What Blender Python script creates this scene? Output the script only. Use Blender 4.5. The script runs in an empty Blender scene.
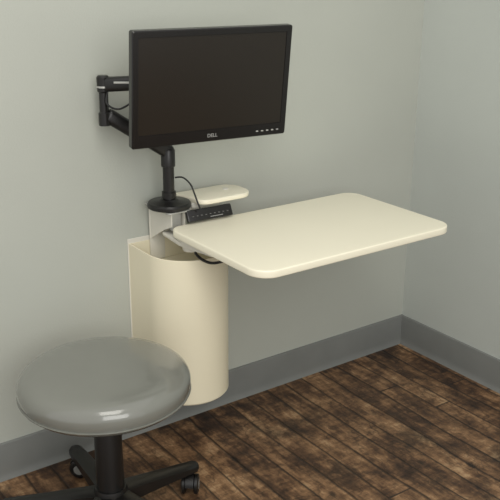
import bpy, bmesh, math, random
from mathutils import Vector, Matrix
random.seed(4)
S=bpy.context.scene
S.view_settings.view_transform='Standard'
COL=S.collection
R=math.radians
# ------------------------------------------------------------------ camera
CAM=Vector((-2.365,-2.230,1.522)); FPX=849.2
def cam_axes(yaw,pitch,roll):
    cy,sy=math.cos(yaw),math.sin(yaw); cp,sp=math.cos(pitch),math.sin(pitch)
    f=Vector((sy*cp,cy*cp,-sp)); r=Vector((cy,-sy,0)); u=r.cross(f)
    cr,sr=math.cos(roll),math.sin(roll)
    return r*cr+u*sr, u*cr-r*sr, f
AR,AU,AF=cam_axes(R(35.62),R(19.44),R(.38))
cd=bpy.data.cameras.new('camera'); cam=bpy.data.objects.new('camera',cd); COL.objects.link(cam)
cd.sensor_width=36; cd.lens=36*FPX/500; cd.clip_start=.05
m=Matrix((AR,AU,-AF)).transposed().to_4x4(); m.translation=CAM; cam.matrix_world=m
S.camera=cam
# ------------------------------------------------------------------ materials
def mat(name):
    m=bpy.data.materials.new(name); m.use_nodes=True
    nt=m.node_tree; b=nt.nodes['Principled BSDF']
    return m,nt,b
def N(nt,t,**k):
    n=nt.nodes.new(t)
    for a,v in k.items():
        if a in n.inputs: n.inputs[a].default_value=v
        else: setattr(n,a,v)
    return n
def lin(c):
    return tuple(((x/255)/12.92 if x/255<=.04045 else ((x/255+.055)/1.055)**2.4) for x in c)+(1,)
def ramp(nt,stops):
    r=nt.nodes.new('ShaderNodeValToRGB'); e=r.color_ramp.elements
    while len(e)<len(stops): e.new(.5)
    for i,(p,c) in enumerate(stops): e[i].position=p; e[i].color=c
    return r
def surf(name,rgb,rough=.5,metal=0,var=.06,scale=6,bump=0,bscale=200,coat=0,spec=.5):
    m,nt,b=mat(name)
    tc=N(nt,'ShaderNodeTexCoord'); no=N(nt,'ShaderNodeTexNoise'); no.inputs['Scale'].default_value=scale; no.inputs['Detail'].default_value=4
    nt.links.new(tc.outputs['Object'],no.inputs['Vector'])
    c=lin(rgb); d=tuple(x*(1-var) for x in c[:3])+(1,); e=tuple(min(1,x*(1+var)) for x in c[:3])+(1,)
    r=ramp(nt,[(.3,d),(.7,e)]); nt.links.new(no.outputs['Fac'],r.inputs['Fac']); nt.links.new(r.outputs['Color'],b.inputs['Base Color'])
    b.inputs['Roughness'].default_value=rough; b.inputs['Metallic'].default_value=metal
    b.inputs['Coat Weight'].default_value=coat; b.inputs['Specular IOR Level'].default_value=spec
    if bump:
        n2=N(nt,'ShaderNodeTexNoise'); n2.inputs['Scale'].default_value=bscale; n2.inputs['Detail'].default_value=3
        nt.links.new(tc.outputs['Object'],n2.inputs['Vector'])
        bp=N(nt,'ShaderNodeBump'); bp.inputs['Strength'].default_value=bump; bp.inputs['Distance'].default_value=.002
        nt.links.new(n2.outputs['Fac'],bp.inputs['Height']); nt.links.new(bp.outputs['Normal'],b.inputs['Normal'])
    return m
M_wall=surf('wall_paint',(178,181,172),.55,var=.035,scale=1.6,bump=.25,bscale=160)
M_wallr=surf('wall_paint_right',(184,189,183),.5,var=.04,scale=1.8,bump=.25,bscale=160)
M_base=surf('vinyl_baseboard',(122,124,121),.45,var=.05,scale=8,bump=.1)
M_cream=surf('cream_laminate',(240,234,212),.35,var=.012,scale=5,bump=.05,bscale=400)
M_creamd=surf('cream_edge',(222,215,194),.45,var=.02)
M_bin=surf('cream_powder_coat',(230,222,196),.38,var=.02,scale=4,bump=.06,bscale=500)
M_white=surf('white_bracket_paint',(218,215,204),.4,var=.02)
M_silver=surf('brushed_steel',(185,185,180),.45,metal=.5,var=.08,scale=30)
M_black=surf('black_paint',(22,21,20),.35,var=.1,scale=20)
M_plastic=surf('black_plastic',(20,18,17),.25,var=.08,scale=20)
M_rubber=surf('black_rubber',(16,16,16),.6,var=.1)
M_screen=surf('dark_screen_glass',(32,27,21),.25,var=.05,scale=2)
M_print=surf('pale_print',(140,140,137),.5,var=.02)
M_seat=surf('grey_vinyl',(120,121,114),.18,var=.03,scale=7,bump=.02,bscale=90,coat=.6)
M_nylon=surf('smoky_grey_nylon',(128,128,124),.2,var=.05)

def floor_mat():
    m,nt,b=mat('worn_plank_floor'); L=nt.links.new
    def math_(op,a,bb=None,c=None):
        n=nt.nodes.new('ShaderNodeMath'); n.operation=op
        for i,v in enumerate((a,bb,c)):
            if v is None: continue
            if isinstance(v,(int,float)): n.inputs[i].default_value=v
            else: L(v,n.inputs[i])
        return n.outputs[0]
    def comb(x,y,z):
        n=nt.nodes.new('ShaderNodeCombineXYZ')
        for i,v in enumerate((x,y,z)):
            if isinstance(v,(int,float)): n.inputs[i].default_value=v
            else: L(v,n.inputs[i])
        return n.outputs[0]
    def noise(vec,det,ro=.6,sc=1):
        n=N(nt,'ShaderNodeTexNoise'); n.inputs['Scale'].default_value=sc; n.inputs['Detail'].default_value=det; n.inputs['Roughness'].default_value=ro
        L(vec,n.inputs['Vector']); return n.outputs['Fac']
    def rmp(v,*s):
        r=ramp(nt,[(p,(c,c,c,1)) for p,c in s]); L(v,r.inputs['Fac']); return r.outputs['Color']
    def mix(f,a,c):
        mx=N(nt,'ShaderNodeMix',data_type='RGBA'); L(f,mx.inputs[0]); L(a,mx.inputs[6]); mx.inputs[7].default_value=lin(c); return mx.outputs[2]
    tc=N(nt,'ShaderNodeTexCoord'); sp=N(nt,'ShaderNodeSeparateXYZ'); L(tc.outputs['Object'],sp.inputs[0])
    X,Y=sp.outputs[0],sp.outputs[1]
    w=.084
    wob=noise(comb(math_('MULTIPLY',X,4),math_('MULTIPLY',Y,1.2),2.),2)
    xi=math_('ADD',math_('DIVIDE',X,w),math_('MULTIPLY',wob,.8)); pi=math_('FLOOR',xi); fx=math_('FRACT',xi)
    wn=N(nt,'ShaderNodeTexWhiteNoise',noise_dimensions='1D'); L(pi,wn.inputs['W'])
    yo=math_('ADD',math_('DIVIDE',Y,1.9),math_('MULTIPLY',wn.outputs['Value'],7.3)); yi=math_('FLOOR',yo); fy=math_('FRACT',yo)
    wn2=N(nt,'ShaderNodeTexWhiteNoise',noise_dimensions='2D'); L(comb(pi,yi,0),wn2.inputs['Vector'])
    rnd=wn2.outputs['Value']
    g=noise(comb(math_('MULTIPLY',X,55),math_('MULTIPLY',Y,7),math_('MULTIPLY',rnd,40)),6,.72)
    sw=noise(comb(math_('MULTIPLY',X,11),math_('MULTIPLY',Y,60),math_('MULTIPLY',rnd,20)),4,.7)
    pt=noise(tc.outputs['Object'],8,.72,5.5)
    st=noise(comb(math_('MULTIPLY',X,20),math_('MULTIPLY',Y,8),math_('MULTIPLY',rnd,9)),6,.75)
    v=math_('MULTIPLY',math_('SUBTRACT',rnd,.5),.26)
    v=math_('ADD',v,math_('MULTIPLY',math_('SUBTRACT',g,.5),.95))
    v=math_('ADD',v,math_('MULTIPLY',math_('SUBTRACT',sw,.5),.65))
    v=math_('ADD',v,math_('MULTIPLY',math_('SUBTRACT',pt,.5),1.7))
    v=math_('ADD',v,math_('MULTIPLY',math_('SUBTRACT',st,.5),1.4))
    v=math_('ADD',v,.55)
    cr=ramp(nt,[(.0,lin((31,21,15))),(.27,lin((62,43,30))),(.5,lin((96,70,48))),(.75,lin((140,107,76))),(1,lin((178,147,111)))])
    L(v,cr.inputs['Fac'])
    c=cr.outputs['Color']
    s2=noise(comb(math_('MULTIPLY',X,6),math_('MULTIPLY',Y,4.5),7.7),6,.74)
    c=mix(math_('MULTIPLY',rmp(s2,(.52,0),(.63,1)),.66),c,(32,23,17))
    for z_,s_,k_ in ((0,3.2,.5),(5,4.5,.4)):            # thin dark cracks and scratches
        sc=noise(comb(math_('MULTIPLY',X,s_),math_('MULTIPLY',Y,s_*.7),z_),4,.6)
        line=math_('ABSOLUTE',math_('SUBTRACT',sc,.5))
        c=mix(math_('MULTIPLY',rmp(line,(.0,1),(.007,0)),k_),c,(20,14,10))
    vo=N(nt,'ShaderNodeTexVoronoi'); vo.inputs['Scale'].default_value=1; L(comb(math_('MULTIPLY',X,9),math_('MULTIPLY',Y,5),3.3),vo.inputs['Vector'])
    c=mix(math_('MULTIPLY',rmp(vo.outputs['Distance'],(.05,1),(.12,0)),.8),c,(17,12,9))
    edge=math_('ADD',math_('ABSOLUTE',math_('SUBTRACT',fx,.5)),math_('MULTIPLY',math_('SUBTRACT',st,.5),.10))
    er=rmp(edge,(.42,0),(.46,.45),(.487,1))
    sy=math_('GREATER_THAN',math_('ABSOLUTE',math_('SUBTRACT',fy,.5)),.4985)
    seam=math_('MAXIMUM',er,sy)
    c=mix(math_('MULTIPLY',seam,.78),c,(19,14,11))
    L(c,b.inputs['Base Color'])
    ro=math_('ADD',math_('MULTIPLY',g,.3),.36); L(ro,b.inputs['Roughness'])
    h=math_('SUBTRACT',math_('ADD',math_('MULTIPLY',g,.5),math_('MULTIPLY',sw,.35)),math_('MULTIPLY',seam,1.0))
    bp=N(nt,'ShaderNodeBump'); bp.inputs['Strength'].default_value=.5; bp.inputs['Distance'].default_value=.003; L(h,bp.inputs['Height']); L(bp.outputs['Normal'],b.inputs['Normal'])
    return m
M_floor=floor_mat()
# ------------------------------------------------------------------ mesh helpers
def add_box(bm,lo,hi,bev=0,seg=2,mtx=None):
    lo=Vector(lo);hi=Vector(hi)
    r=bmesh.ops.create_cube(bm,size=1)['verts']
    s=hi-lo; c=(hi+lo)/2
    for v in r: v.co=Vector((v.co.x*s.x,v.co.y*s.y,v.co.z*s.z))+c
    vs=list(r)
    if bev:
        ed=list({e for v in r for e in v.link_edges})
        g=bmesh.ops.bevel(bm,geom=ed,offset=bev,segments=seg,profile=.5,affect='EDGES')
        vs=list(set(g['verts'])|{v for v in r if v.is_valid})
    if mtx is not None:
        for v in vs: v.co=mtx@v.co
    return vs
def frame_of(d):
    d=d.normalized(); a=Vector((0,0,1)) if abs(d.z)<.95 else Vector((0,1,0))
    x=a.cross(d).normalized(); return x,d.cross(x)
def add_tube(bm,pts,rad,n=14,caps=True):
    pts=[Vector(p) for p in pts]; rings=[]
    rads=rad if isinstance(rad,(list,tuple)) else [rad]*len(pts)
    px=None
    for i,p in enumerate(pts):
        d=(pts[min(i+1,len(pts)-1)]-pts[max(i-1,0)]).normalized()
        if px is None: x,y=frame_of(d)
        else:
            x=(px-d*px.dot(d)).normalized(); y=d.cross(x)
        px=x
        rings.append([bm.verts.new(p+(x*math.cos(2*math.pi*k/n)+y*math.sin(2*math.pi*k/n))*rads[i]) for k in range(n)])
    for a,b in zip(rings,rings[1:]):
        for k in range(n): bm.faces.new((a[k],a[(k+1)%n],b[(k+1)%n],b[k]))
    if caps: bm.faces.new(rings[0][::-1]); bm.faces.new(rings[-1])
def add_lathe(bm,prof,c=(0,0,0),n=48,mtx=None):
    rings=[]
    for r,z in prof:
        if r<1e-6: rings.append([bm.verts.new((c[0],c[1],c[2]+z))])
        else: rings.append([bm.verts.new((c[0]+r*math.cos(2*math.pi*k/n),c[1]+r*math.sin(2*math.pi*k/n),c[2]+z)) for k in range(n)])
    for a,b in zip(rings,rings[1:]):
        for k in range(n):
            f=[a[k%len(a)],a[(k+1)%len(a)],b[(k+1)%len(b)],b[k%len(b)]]
            u=[]
            for v in f:
                if v not in u: u.append(v)
            if len(u)>2: bm.faces.new(u)
    if len(rings[0])>1: bm.faces.new(rings[0][::-1])
    if len(rings[-1])>1: bm.faces.new(rings[-1])
    if mtx is not None:
        for ring in rings:
            for v in ring: v.co=mtx@v.co
def rrect(x0,y0,x1,y1,r,n=8):
    rr=r if isinstance(r,(list,tuple)) else [r]*4
    out=[]
    for (cx,cy,a0),q in zip(((x1-rr[0],y1-rr[0],0),(x0+rr[1],y1-rr[1],90),(x0+rr[2],y0+rr[2],180),(x1-rr[3],y0+rr[3],270)),rr):
        for k in range(n+1):
            a=R(a0+90*k/n); out.append((cx+q*math.cos(a),cy+q*math.sin(a)))
    return out
def add_slab(bm,poly,z0,z1,bev=0,seg=3):
    """plan outline lifted to a slab with eased top and bottom edges"""
    a=[Vector((x,y)) for x,y in poly]; n=len(a)
    def inset(d):
        out=[]
        for i in range(n):
            t=(a[(i+1)%n]-a[i-1]).normalized(); out.append(a[i]-Vector((t.y,-t.x))*d)
        return out
    lv=[]
    if bev:
        for k in range(seg+1):
            t=R(90*k/seg); lv.append((bev*(1-math.sin(t)),z0+bev*(1-math.cos(t))))
        for k in range(seg+1):
            t=R(90*k/seg); lv.append((bev*(1-math.cos(t)),z1-bev*(1-math.sin(t))))
    else: lv=[(0,z0),(0,z1)]
    rings=[[bm.verts.new((p.x,p.y,z)) for p in inset(d)] for d,z in lv]
    for p,q in zip(rings,rings[1:]):
        for k in range(n): bm.faces.new((p[k],p[(k+1)%n],q[(k+1)%n],q[k]))
    bm.faces.new(rings[0][::-1]); bm.faces.new(rings[-1])
def obj(name,bm,m,parent=None,smooth=True,off=None,angle=35):
    if off is not None: bmesh.ops.translate(bm,verts=bm.verts,vec=-Vector(off))
    bmesh.ops.recalc_face_normals(bm,faces=bm.faces)
    me=bpy.data.meshes.new(name); bm.to_mesh(me); bm.free()
    me.materials.append(m)
    if smooth:
        for p in me.polygons: p.use_smooth=True
        try: me.set_sharp_from_angle(angle=R(angle))
        except Exception: pass
    o=bpy.data.objects.new(name,me); COL.objects.link(o)
    if parent: o.parent=parent
    return o
def tag(o,label,cat,group=None):
    o['label']=label;o['category']=cat
    if group:o['group']=group
def thing(name,label,cat,loc=(0,0,0),rot=(0,0,0)):
    o=bpy.data.objects.new(name,None); COL.objects.link(o); o.location=loc;o.rotation_euler=rot
    o.empty_display_size=.05; tag(o,label,cat); return o
def B(): return bmesh.new()
# ------------------------------------------------------------------ setting
def struct(name,bm,m,smooth=False):
    o=obj(name,bm,m,smooth=smooth); o['kind']='structure'; return o
b=B(); add_box(b,(-4.2,-4.2,-.06),(.0,.0,0)); struct('floor',b,M_floor)
b=B(); add_box(b,(-4.2,0,-.06),(.12,.12,2.9)); struct('wall_back',b,M_wall)
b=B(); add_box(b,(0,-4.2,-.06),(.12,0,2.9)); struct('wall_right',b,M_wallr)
BH=.122
def baseboard(name,axis):
    b=B(); pr=[(0,0),(.017,0),(.0155,.004),(.012,.010),(.010,.020),(.0095,.03),(.0095,BH-.006),(.0085,BH-.0015),(.006,BH),(0,BH)]; e=[]
    for s in (-4.2,0):
        row=[]
        for o_,z in pr:
            t=s if s<-1 else -o_          # mitred at the corner
            row.append(b.verts.new((t,-o_,z) if axis=='x' else (-o_,t,z)))
        e.append(row)
    n=len(pr)
    for k in range(n-1): b.faces.new((e[0][k],e[0][k+1],e[1][k+1],e[1][k]))
    b.faces.new(e[0]); b.faces.new(e[1][::-1])
    return struct(name,b,M_base,smooth=True)
baseboard('baseboard_back','x'); baseboard('baseboard_right','y')
# ------------------------------------------------------------------ bin
bx0=-1.230; br=.13; bcx=bx0+br; bcy=-.127; bz0=.19; bz1=.668
bl=(bcx,0,bz0)
t=thing('wall_bin','tall cream half-round bin mounted on the wall under the worktop','bin',bl)
def dsec(r,yb):
    p=[(bcx-r,yb)]
    for k in range(33):
        a=R(180+180*k/32); p.append((bcx+r*math.cos(a),bcy+r*math.sin(a)))
    p.append((bcx+r,yb)); return p
b=B(); th=.004
def ringv(poly,z): return [b.verts.new((x,y,z)) for x,y in poly]
o0=ringv(dsec(br-.004,-.004),bz0); o1=ringv(dsec(br,-.004),bz0+.005); o2=ringv(dsec(br,-.004),bz1-.001); o3=ringv(dsec(br-.001,-.005),bz1)
i3=ringv(dsec(br-th,-.004-th),bz1); i0=ringv(dsec(br-th,-.004-th),bz1-.08)
L=[o0,o1,o2,o3,i3,i0]; n=len(o0)
for p,q in zip(L,L[1:]):
    for k in range(n): b.faces.new((p[k],p[(k+1)%n],q[(k+1)%n],q[k]))
b.faces.new(o0[::-1])
obj('body',b,M_bin,t,off=bl)
b=B(); add_slab(b,dsec(br-th-.0005,-.009),bz1-.076,bz1-.068); obj('recessed_lid',b,M_bin,t,off=bl)
b=B(); add_box(b,(bx0-.003,-.004,bz0+.03),(bx0+2*br+.003,-.0003,bz1+.014),.001,1)
obj('back_plate',b,M_white,t,off=bl)
# ------------------------------------------------------------------ wall bracket
px_,py_=-1.138,-.10
wl=(-1.13,0,.66)
t=thing('wall_bracket','pale metal wall bracket above the bin carrying the black monitor mount','bracket',wl)
b=B(); add_box(b,(-1.160,-.015,.602),(-1.108,-.0095,.787),.001); obj('channel',b,M_white,t,off=wl)
b=B(); add_slab(b,rrect(-1.176,-.160,-1.096,-.010,.012,5),.7885,.793,.001,1); obj('top_plate',b,M_silver,t,off=wl)
for x in (-1.158,-1.113):
    b=B(); vs=[]
    for dx in (0,.003):
        vs.append([b.verts.new((x+dx,y,z)) for y,z in ((-.0145,.675),(-.0145,.789),(-.145,.789),(-.145,.745),(-.10,.725))])
    b.faces.new(vs[0]); b.faces.new(vs[1][::-1])
    for k in range(5): b.faces.new((vs[0][k],vs[1][k],vs[1][(k+1)%5],vs[0][(k+1)%5]))
    obj('side_plate',b,M_white,t,off=wl)
b=B(); add_box(b,(-1.150,-.135,.728),(-1.118,-.128,.789),.0015,1); obj('face_plate',b,M_silver,t,off=wl)
b=B(); add_lathe(b,[(0,0),(.009,0),(.009,.066),(0,.066)],(-1.132,-.105,.7225),16); obj('pivot_pin',b,M_silver,t,off=wl)
# ------------------------------------------------------------------ monitor mount
al=(px_,py_,.794)
t=thing('monitor_mount','black jointed mount rising from a round base to behind the screen','monitor mount',al)
b=B(); add_lathe(b,[(0,0),(.062,0),(.066,.003),(.066,.012),(.062,.017),(.030,.021),(.024,.026),(0,.026)],(px_,py_,.794)); obj('base_disc',b,M_black,t,off=al)
b=B(); add_lathe(b,[(0,0),(.017,0),(.017,.10),(.021,.102),(.021,.15),(.018,.156),(0,.157)],(px_,py_,.818),24); obj('post',b,M_black,t,off=al)
b=B(); add_lathe(b,[(0,0),(.0215,0),(.0215,.018),(0,.018)],(px_,py_,.824),24); obj('collar',b,M_black,t,off=al)
ex,ey=-1.316,-.06
def add_bar(b,p,q,w,h,bev=.004):
    p=Vector(p);q=Vector(q); d=q-p; L_=d.length; d.normalize()
    y=Vector((0,0,1)).cross(d).normalized(); z=d.cross(y)
    mx=Matrix((d,y,z)).transposed().to_4x4(); mx.translation=p
    add_box(b,(0,-w/2,-h/2),(L_,w/2,h/2),bev,3,mx)
b=B(); add_bar(b,(px_+.010,py_-.002,.957),(ex+.004,ey,1.085),.034,.042,.012); la=obj('lower_arm',b,M_black,t,off=al)
b=B(); add_lathe(b,[(0,0),(.017,.002),(.017,.036),(.013,.040),(.013,.094),(.017,.098),(.018,.136),(.014,.141),(0,.141)],(ex,ey,1.052),20); el=obj('elbow',b,M_black,t,off=al)
b=B(); add_lathe(b,[(.0175,.108),(.0186,.108),(.0186,.113),(.0175,.113)],(ex,ey,1.052),20); obj('ring',b,M_silver,el,off=al)
mc=Vector((-1.105,-.301,1.176))
MR=Matrix.Translation(mc)@Matrix.Rotation(R(-6.3),4,'Z')@Matrix.Rotation(R(6.1),4,'X')
vp=MR@Vector((0,.088,0))
b=B(); add_bar(b,(ex,ey,1.168),(vp.x,vp.y+.012,vp.z-.004),.036,.040,.010); ua=obj('upper_arm',b,M_black,t,off=al)
b=B(); add_bar(b,(ex+.016,ey-.0335,1.176),(ex+.070,ey-.078,1.177),.003,.006,.001); obj('stripe',b,M_silver,ua,off=al)
b=B(); add_box(b,(-.05,.058,-.05),(.05,.062,.05),.001,1,MR); add_box(b,(-.02,.060,-.025),(.02,.105,.025),.004,2,MR); obj('mounting_head',b,M_black,t,off=al)
def smooth_path(p,n=8):
    p=[Vector(a) for a in p]; q=[p[0]]+p+[p[-1]]; out=[]
    for i in range(1,len(q)-2):
        for k in range(n):
            s=k/n; a,b_,c,d=q[i-1],q[i],q[i+1],q[i+2]
            out.append(.5*((2*b_)+(c-a)*s+(2*a-5*b_+4*c-d)*s*s+(3*b_-a-3*c+d)*s**3))
    out.append(p[-1]); return out
b=B(); pts=[(ex+.005,ey-.016,1.15),(ex-.006,ey-.03,1.12),(ex+.02,ey-.05,1.105),(ex+.06,ey-.08,1.13),(ex+.1,ey-.12,1.15)]
add_tube(b,smooth_path(pts),.0028,8); obj('arm_cable',b,M_rubber,t,off=al)
# ------------------------------------------------------------------ monitor
t=thing('monitor','wide black flat monitor with a dark screen, held out from the wall','monitor',tuple(mc),(R(6.1),0,R(-6.3)))
W,H=.472,.309
def ring_y(b,x0,z0,x1,z1,r,y,n=5): return [b.verts.new((x,y,z)) for x,z in rrect(x0,z0,x1,z1,r,n)]
b=B()
lv=[(.0,.003,.006),(.0,.022,.006),(.012,.030,.01),(.05,.050,.02),(.07,.056,.02)]
rings=[]
for ins,y,r in [(.0025,0,.006)]+lv:
    rings.append(ring_y(b,-W/2+ins,-H/2+ins,W/2-ins,H/2-ins,r,y))
sx,sz0,sz1=.017,.034,.017
inn=ring_y(b,-W/2+sx,-H/2+sz0,W/2-sx,H/2-sz1,.001,0); inn2=ring_y(b,-W/2+sx+.002,-H/2+sz0+.002,W/2-sx-.002,H/2-sz1-.002,.001,.005)
seq=[inn2,inn]+rings
for p,q in zip(seq,seq[1:]):
    n=len(p)
    for k in range(n): b.faces.new((p[k],p[(k+1)%n],q[(k+1)%n],q[k]))
b.faces.new(rings[-1]); b.faces.new(inn2[::-1])
obj('housing',b,M_plastic,t)
b=B(); add_box(b,(-W/2+sx+.001,.0025,-H/2+sz0+.001),(W/2-sx-.001,.0045,H/2-sz1-.001)); obj('screen',b,M_screen,t,smooth=False)
def text_mesh(s,size,m,parent,loc,rot,name):
    cu=bpy.data.curves.new(name,'FONT'); cu.body=s; cu.size=size; cu.align_x='CENTER'; cu.align_y='CENTER'; cu.extrude=.0003; cu.offset=.0002
    o=bpy.data.objects.new('tmp',cu); COL.objects.link(o); dg=bpy.context.evaluated_depsgraph_get(); dg.update()
    me=bpy.data.meshes.new_from_object(o.evaluated_get(dg)); bpy.data.objects.remove(o)
    me.materials.clear(); me.materials.append(m)
    x=bpy.data.objects.new(name,me); COL.objects.link(x); x.parent=parent; x.location=loc; x.rotation_euler=rot; return x
text_mesh('DELL',.0140,M_print,t,(0,-.0006,-H/2+.0175),(R(90),0,0),'logo')
for k in range(5):
    b=B(); add_slab(b,rrect(-.0038,-.0018,.0038,.0018,.0015,3),0,.0015)
    o=obj('button',b,M_silver if k<4 else M_print,t); o.location=(.142+k*.0165,.0002,-H/2+.016); o.rotation_euler=(R(90),0,0)
# ------------------------------------------------------------------ tray
tl=(-.97,-.09,.79)
t=thing('side_tray','small cream tray with a rounded end behind the worktop','tray',tl)
poly=[]
def arc(cx,cy,r,a0,a1,n=8):
    for k in range(n+1):
        a=R(a0+(a1-a0)*k/n); poly.append((cx+r*math.cos(a),cy+r*math.sin(a)))
arc(-.919,-.085,.053,0,90); arc(-1.077,-.040,.008,90,200,4)
arc(-1.030,-.128,.035,170,270,6); arc(-.916,-.113,.050,270,360)
b=B(); add_slab(b,poly,.799,.814,.004); obj('tray_top',b,M_cream,t,off=tl)
b=B(); add_lathe(b,[(0,0),(.010,0),(.009,.0025),(.004,.0035),(0,.0035)],(-.925,-.085,.8138),20); obj('cap',b,M_white,t,off=tl)
b=B(); add_box(b,(-1.0700,-.12,.781),(-.97,-.07,.7995),.002); add_box(b,(-1.1095,-.11,.768),(-1.04,-.08,.7835),.002); obj('support_arm',b,M_white,t,off=tl)
# ------------------------------------------------------------------ keypad
kl=(-1.038,-.171,.777)
t=thing('keypad','slim black keypad with tiny pale markings tilted under the cream tray','keypad',kl,(R(-26),0,R(-2)))
b=B(); add_box(b,(-.078,0,-.0185),(.078,.014,.0185),.004); obj('case',b,M_plastic,t)
for k in range(9):
    b=B(); add_box(b,(-.0048,-.0005,-.0028),(.0048,.001,.0028),.0003,1); o=obj('key',b,M_black,t); o.location=(-.060+k*.015,0,-.003)
    b=B(); add_box(b,(-.0022,-.0008,-.0006),(.0022,-.0004,.0006)); p=obj('marking',b,M_print,o,smooth=False)
b=B(); add_box(b,(-.022,-.0006,-.0010),(.022,.0005,.0010)); o=obj('print_line',b,M_print,t,smooth=False); o.location=(.02,0,-.0115)
# ------------------------------------------------------------------ worktop
x0,x1,y0,y1,zt=-1.179,-.460,-.622,-.160,.752
wl=(-1.13,-.2,.70)
t=thing('worktop','large cream rectangular worktop with rounded corners reaching out from the wall','worktop',wl)
b=B(); add_slab(b,rrect(x0,y0,x1,y1,[.05,.04,.06,.055],10),zt-.022,zt,.004,4); obj('top',b,M_cream,t,off=wl)
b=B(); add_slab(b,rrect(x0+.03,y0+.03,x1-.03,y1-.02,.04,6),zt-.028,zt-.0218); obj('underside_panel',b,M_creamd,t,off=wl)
b=B(); add_slab(b,[(-1.155,-.085),(-1.165,-.20),(-1.14,-.33),(-.98,-.45),(-.93,-.40),(-1.06,-.22),(-1.095,-.085)],zt-.050,zt-.036,.004,2); 
add_slab(b,[(-1.160,-.18),(-1.163,-.22),(-1.14,-.33),(-.98,-.45),(-.93,-.40),(-1.06,-.22),(-1.075,-.18)],zt-.043,zt-.028,.002,2); obj('support_arm',b,M_white,t,off=wl)
b=B(); add_lathe(b,[(0,0),(.024,0),(.026,.003),(.026,.02),(0,.02)],(-1.125,-.20,zt-.068),24); obj('pivot',b,M_white,t,off=wl)
b=B(); add_tube(b,smooth_path([(-1.10,-.42,zt-.034),(-1.115,-.45,zt-.036),(-1.13,-.50,zt-.04),(-1.13,-.53,zt-.044)],5),.0045,10); obj('lever',b,M_black,t,off=wl)
b=B(); add_tube(b,smooth_path([(-1.10,-.17,.692),(-1.13,-.24,.680),(-1.115,-.29,.668),(-1.08,-.33,.682),(-1.05,-.36,.702)]),.0042,8)
obj('cable',b,M_rubber,t,off=wl)
# ------------------------------------------------------------------ cable
b=B(); add_tube(b,smooth_path([(-1.124,-.114,.886),(-1.105,-.128,.886),(-1.088,-.142,.866),(-1.083,-.155,.840),(-1.082,-.172,.815),(-1.078,-.180,.796)]),.0026,8)
o=obj('keypad_cable',b,M_rubber); tag(o,'thin black cable looping from the black post to the keypad','cable')
# ------------------------------------------------------------------ stool
sx_,sy_,sz_=-1.515,-.392,0
sl=(sx_,sy_,0)
t=thing('rolling_stool','round grey vinyl rolling stool on a black star base','stool',sl)
Rs=.226; zc=.460
prof=[(0,zc-.054),(.17,zc-.054),(Rs-.026,zc-.052),(Rs-.014,zc-.046),(Rs-.005,zc-.034),(Rs-.001,zc-.020),(Rs,zc-.008),(Rs-.0015,zc+.002),(Rs-.0055,zc+.011),(Rs-.012,zc+.0185),(Rs-.021,zc+.0245),(Rs-.034,zc+.0290),(Rs-.050,zc+.0320),(Rs-.07,zc+.034),(Rs-.10,zc+.0355),(Rs-.15,zc+.037),(0,zc+.0375)]
b=B(); add_lathe(b,prof,(sx_,sy_,0),72)
seat=obj('seat',b,M_seat,t,off=sl,angle=80)
b=B()
add_lathe(b,[(Rs-.0040,zc-.0295),(Rs+.0008,zc-.031),(Rs-.0002,zc-.0335),(Rs-.0070,zc-.035)],(sx_,sy_,0),72); obj('piping',b,M_seat,seat,off=sl,angle=80)
b=B(); add_box(b,(sx_-.09,sy_-.09,zc-.068),(sx_+.09,sy_+.09,zc-.053),.004); obj('seat_plate',b,M_black,t,off=sl)
b=B(); add_lathe(b,[(0,0),(.040,0),(.038,.02),(.037,.25),(.035,.255),(0,.255)],(sx_,sy_,.095),28); obj('column_cover',b,M_black,t,off=sl)
b=B(); add_lathe(b,[(0,0),(.030,0),(.030,.055),(0,.055)],(sx_,sy_,.345),24); obj('gas_lift',b,M_black,t,off=sl)
b=B(); add_lathe(b,[(0,0),(.034,0),(.044,.008),(.050,.05),(.043,.072),(0,.072)],(sx_,sy_,.058),28); obj('hub',b,M_black,t,off=sl)
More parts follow.
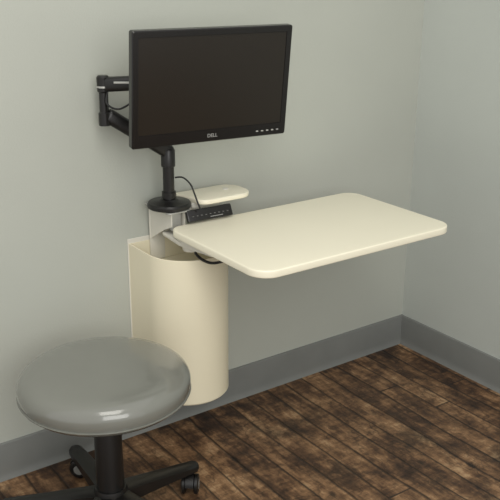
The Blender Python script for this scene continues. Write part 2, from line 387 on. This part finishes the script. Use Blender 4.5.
def caster(cx,cy,dr,root):
    rz=Matrix.Translation((cx,cy,0))@Matrix.Rotation(dr,4,'Z')
    b=B(); add_lathe(b,[(0,0),(.006,0),(.006,.034),(0,.034)],n=12,mtx=Matrix.Translation((cx,cy,.054)))
    n=14
    prof=[(math.cos(R(20+150*k/n))*.033,.030+math.sin(R(20+150*k/n))*.033) for k in range(n+1)]
    l=[b.verts.new(rz@Vector((x-.012,-.012,z))) for x,z in prof]; r_=[b.verts.new(rz@Vector((x-.012,.012,z))) for x,z in prof]
    for k in range(n): b.faces.new((l[k],l[k+1],r_[k+1],r_[k]))
    b.faces.new(l); b.faces.new(r_[::-1])
    c=obj('caster',b,M_black,root,off=sl)
    for s in (-1,1):
        b=B(); mx=rz@Matrix.Translation((-.012,s*.0185-.006,.0302))@Matrix.Rotation(R(-90),4,'X')
        add_lathe(b,[(0,0),(.012,0),(.013,-.0015),(.019,-.0015),(.020,0),(.027,0),(.030,.002),(.030,.010),(.027,.012),(.020,.012),(.019,.0135),(.013,.0135),(.012,.012),(0,.012)],n=28,mtx=mx); w_=obj('wheel',b,M_black,c,off=sl)
        b=B(); mx2=mx@Matrix.Translation((0,0,.0125 if s>0 else -.0020))
        add_lathe(b,[(0,0),(.016,0),(.016,.0015),(0,.0015)],n=24,mtx=mx2); o=obj('hub_cap',b,M_nylon,c,off=sl)
for k in range(5):
    a=R(3+[0,82,145,216,288][k]); d=Vector((math.cos(a),math.sin(a),0)); q=Vector((-d.y,d.x,0)); LR=[.266,.285,.28,.266,.266][k]
    b=B(); st=[(.03,.030,.072,.120),(.10,.027,.073,.113),(.18,.024,.072,.103),(LR-.03,.022,.070,.096),(LR+.01,.020,.069,.091),(LR+.022,.012,.071,.088)]
    rg=[]
    for s,w_,za,zb in st:
        c=Vector((sx_,sy_,0))+d*s
        rg.append([b.verts.new(c+q*u+Vector((0,0,z))) for u,z in ((-w_,za),(w_,za),(w_,zb-.006),(w_*.6,zb),(-w_*.6,zb),(-w_,zb-.006))])
    for p,r_ in zip(rg,rg[1:]):
        for j in range(6): b.faces.new((p[j],p[(j+1)%6],r_[(j+1)%6],r_[j]))
    b.faces.new(rg[0][::-1]); b.faces.new(rg[-1])
    obj('leg',b,M_black,t,off=sl,angle=50)
    caster(sx_+d.x*LR,sy_+d.y*LR,[.9,2.4,-.5+a,2.,.3][k],t)
# ------------------------------------------------------------------ light
def area(name,loc,target,size,power,col,sy=None):
    l=bpy.data.lights.new(name,'AREA'); l.energy=power; l.size=size; l.color=col
    if sy: l.shape='RECTANGLE'; l.size_y=sy
    o=bpy.data.objects.new(name,l); COL.objects.link(o); o.location=loc
    o.rotation_euler=(Vector(target)-Vector(loc)).to_track_quat('-Z','Y').to_euler(); return o
area('ceiling_light_near',(-1.9,-1.6,2.75),(-1.5,-.8,0),.9,18,(1,.97,.90),1.2)
area('front_area_light',(-2.2,-3.4,2.0),(-.5,0,1.0),1.8,44,(1,.99,.96))  # broad soft light added out of view behind the camera, not a window
w=bpy.data.worlds.new('world'); S.world=w; w.use_nodes=True
w.node_tree.nodes['Background'].inputs[0].default_value=(1,.99,.97,1); w.node_tree.nodes['Background'].inputs[1].default_value=.84
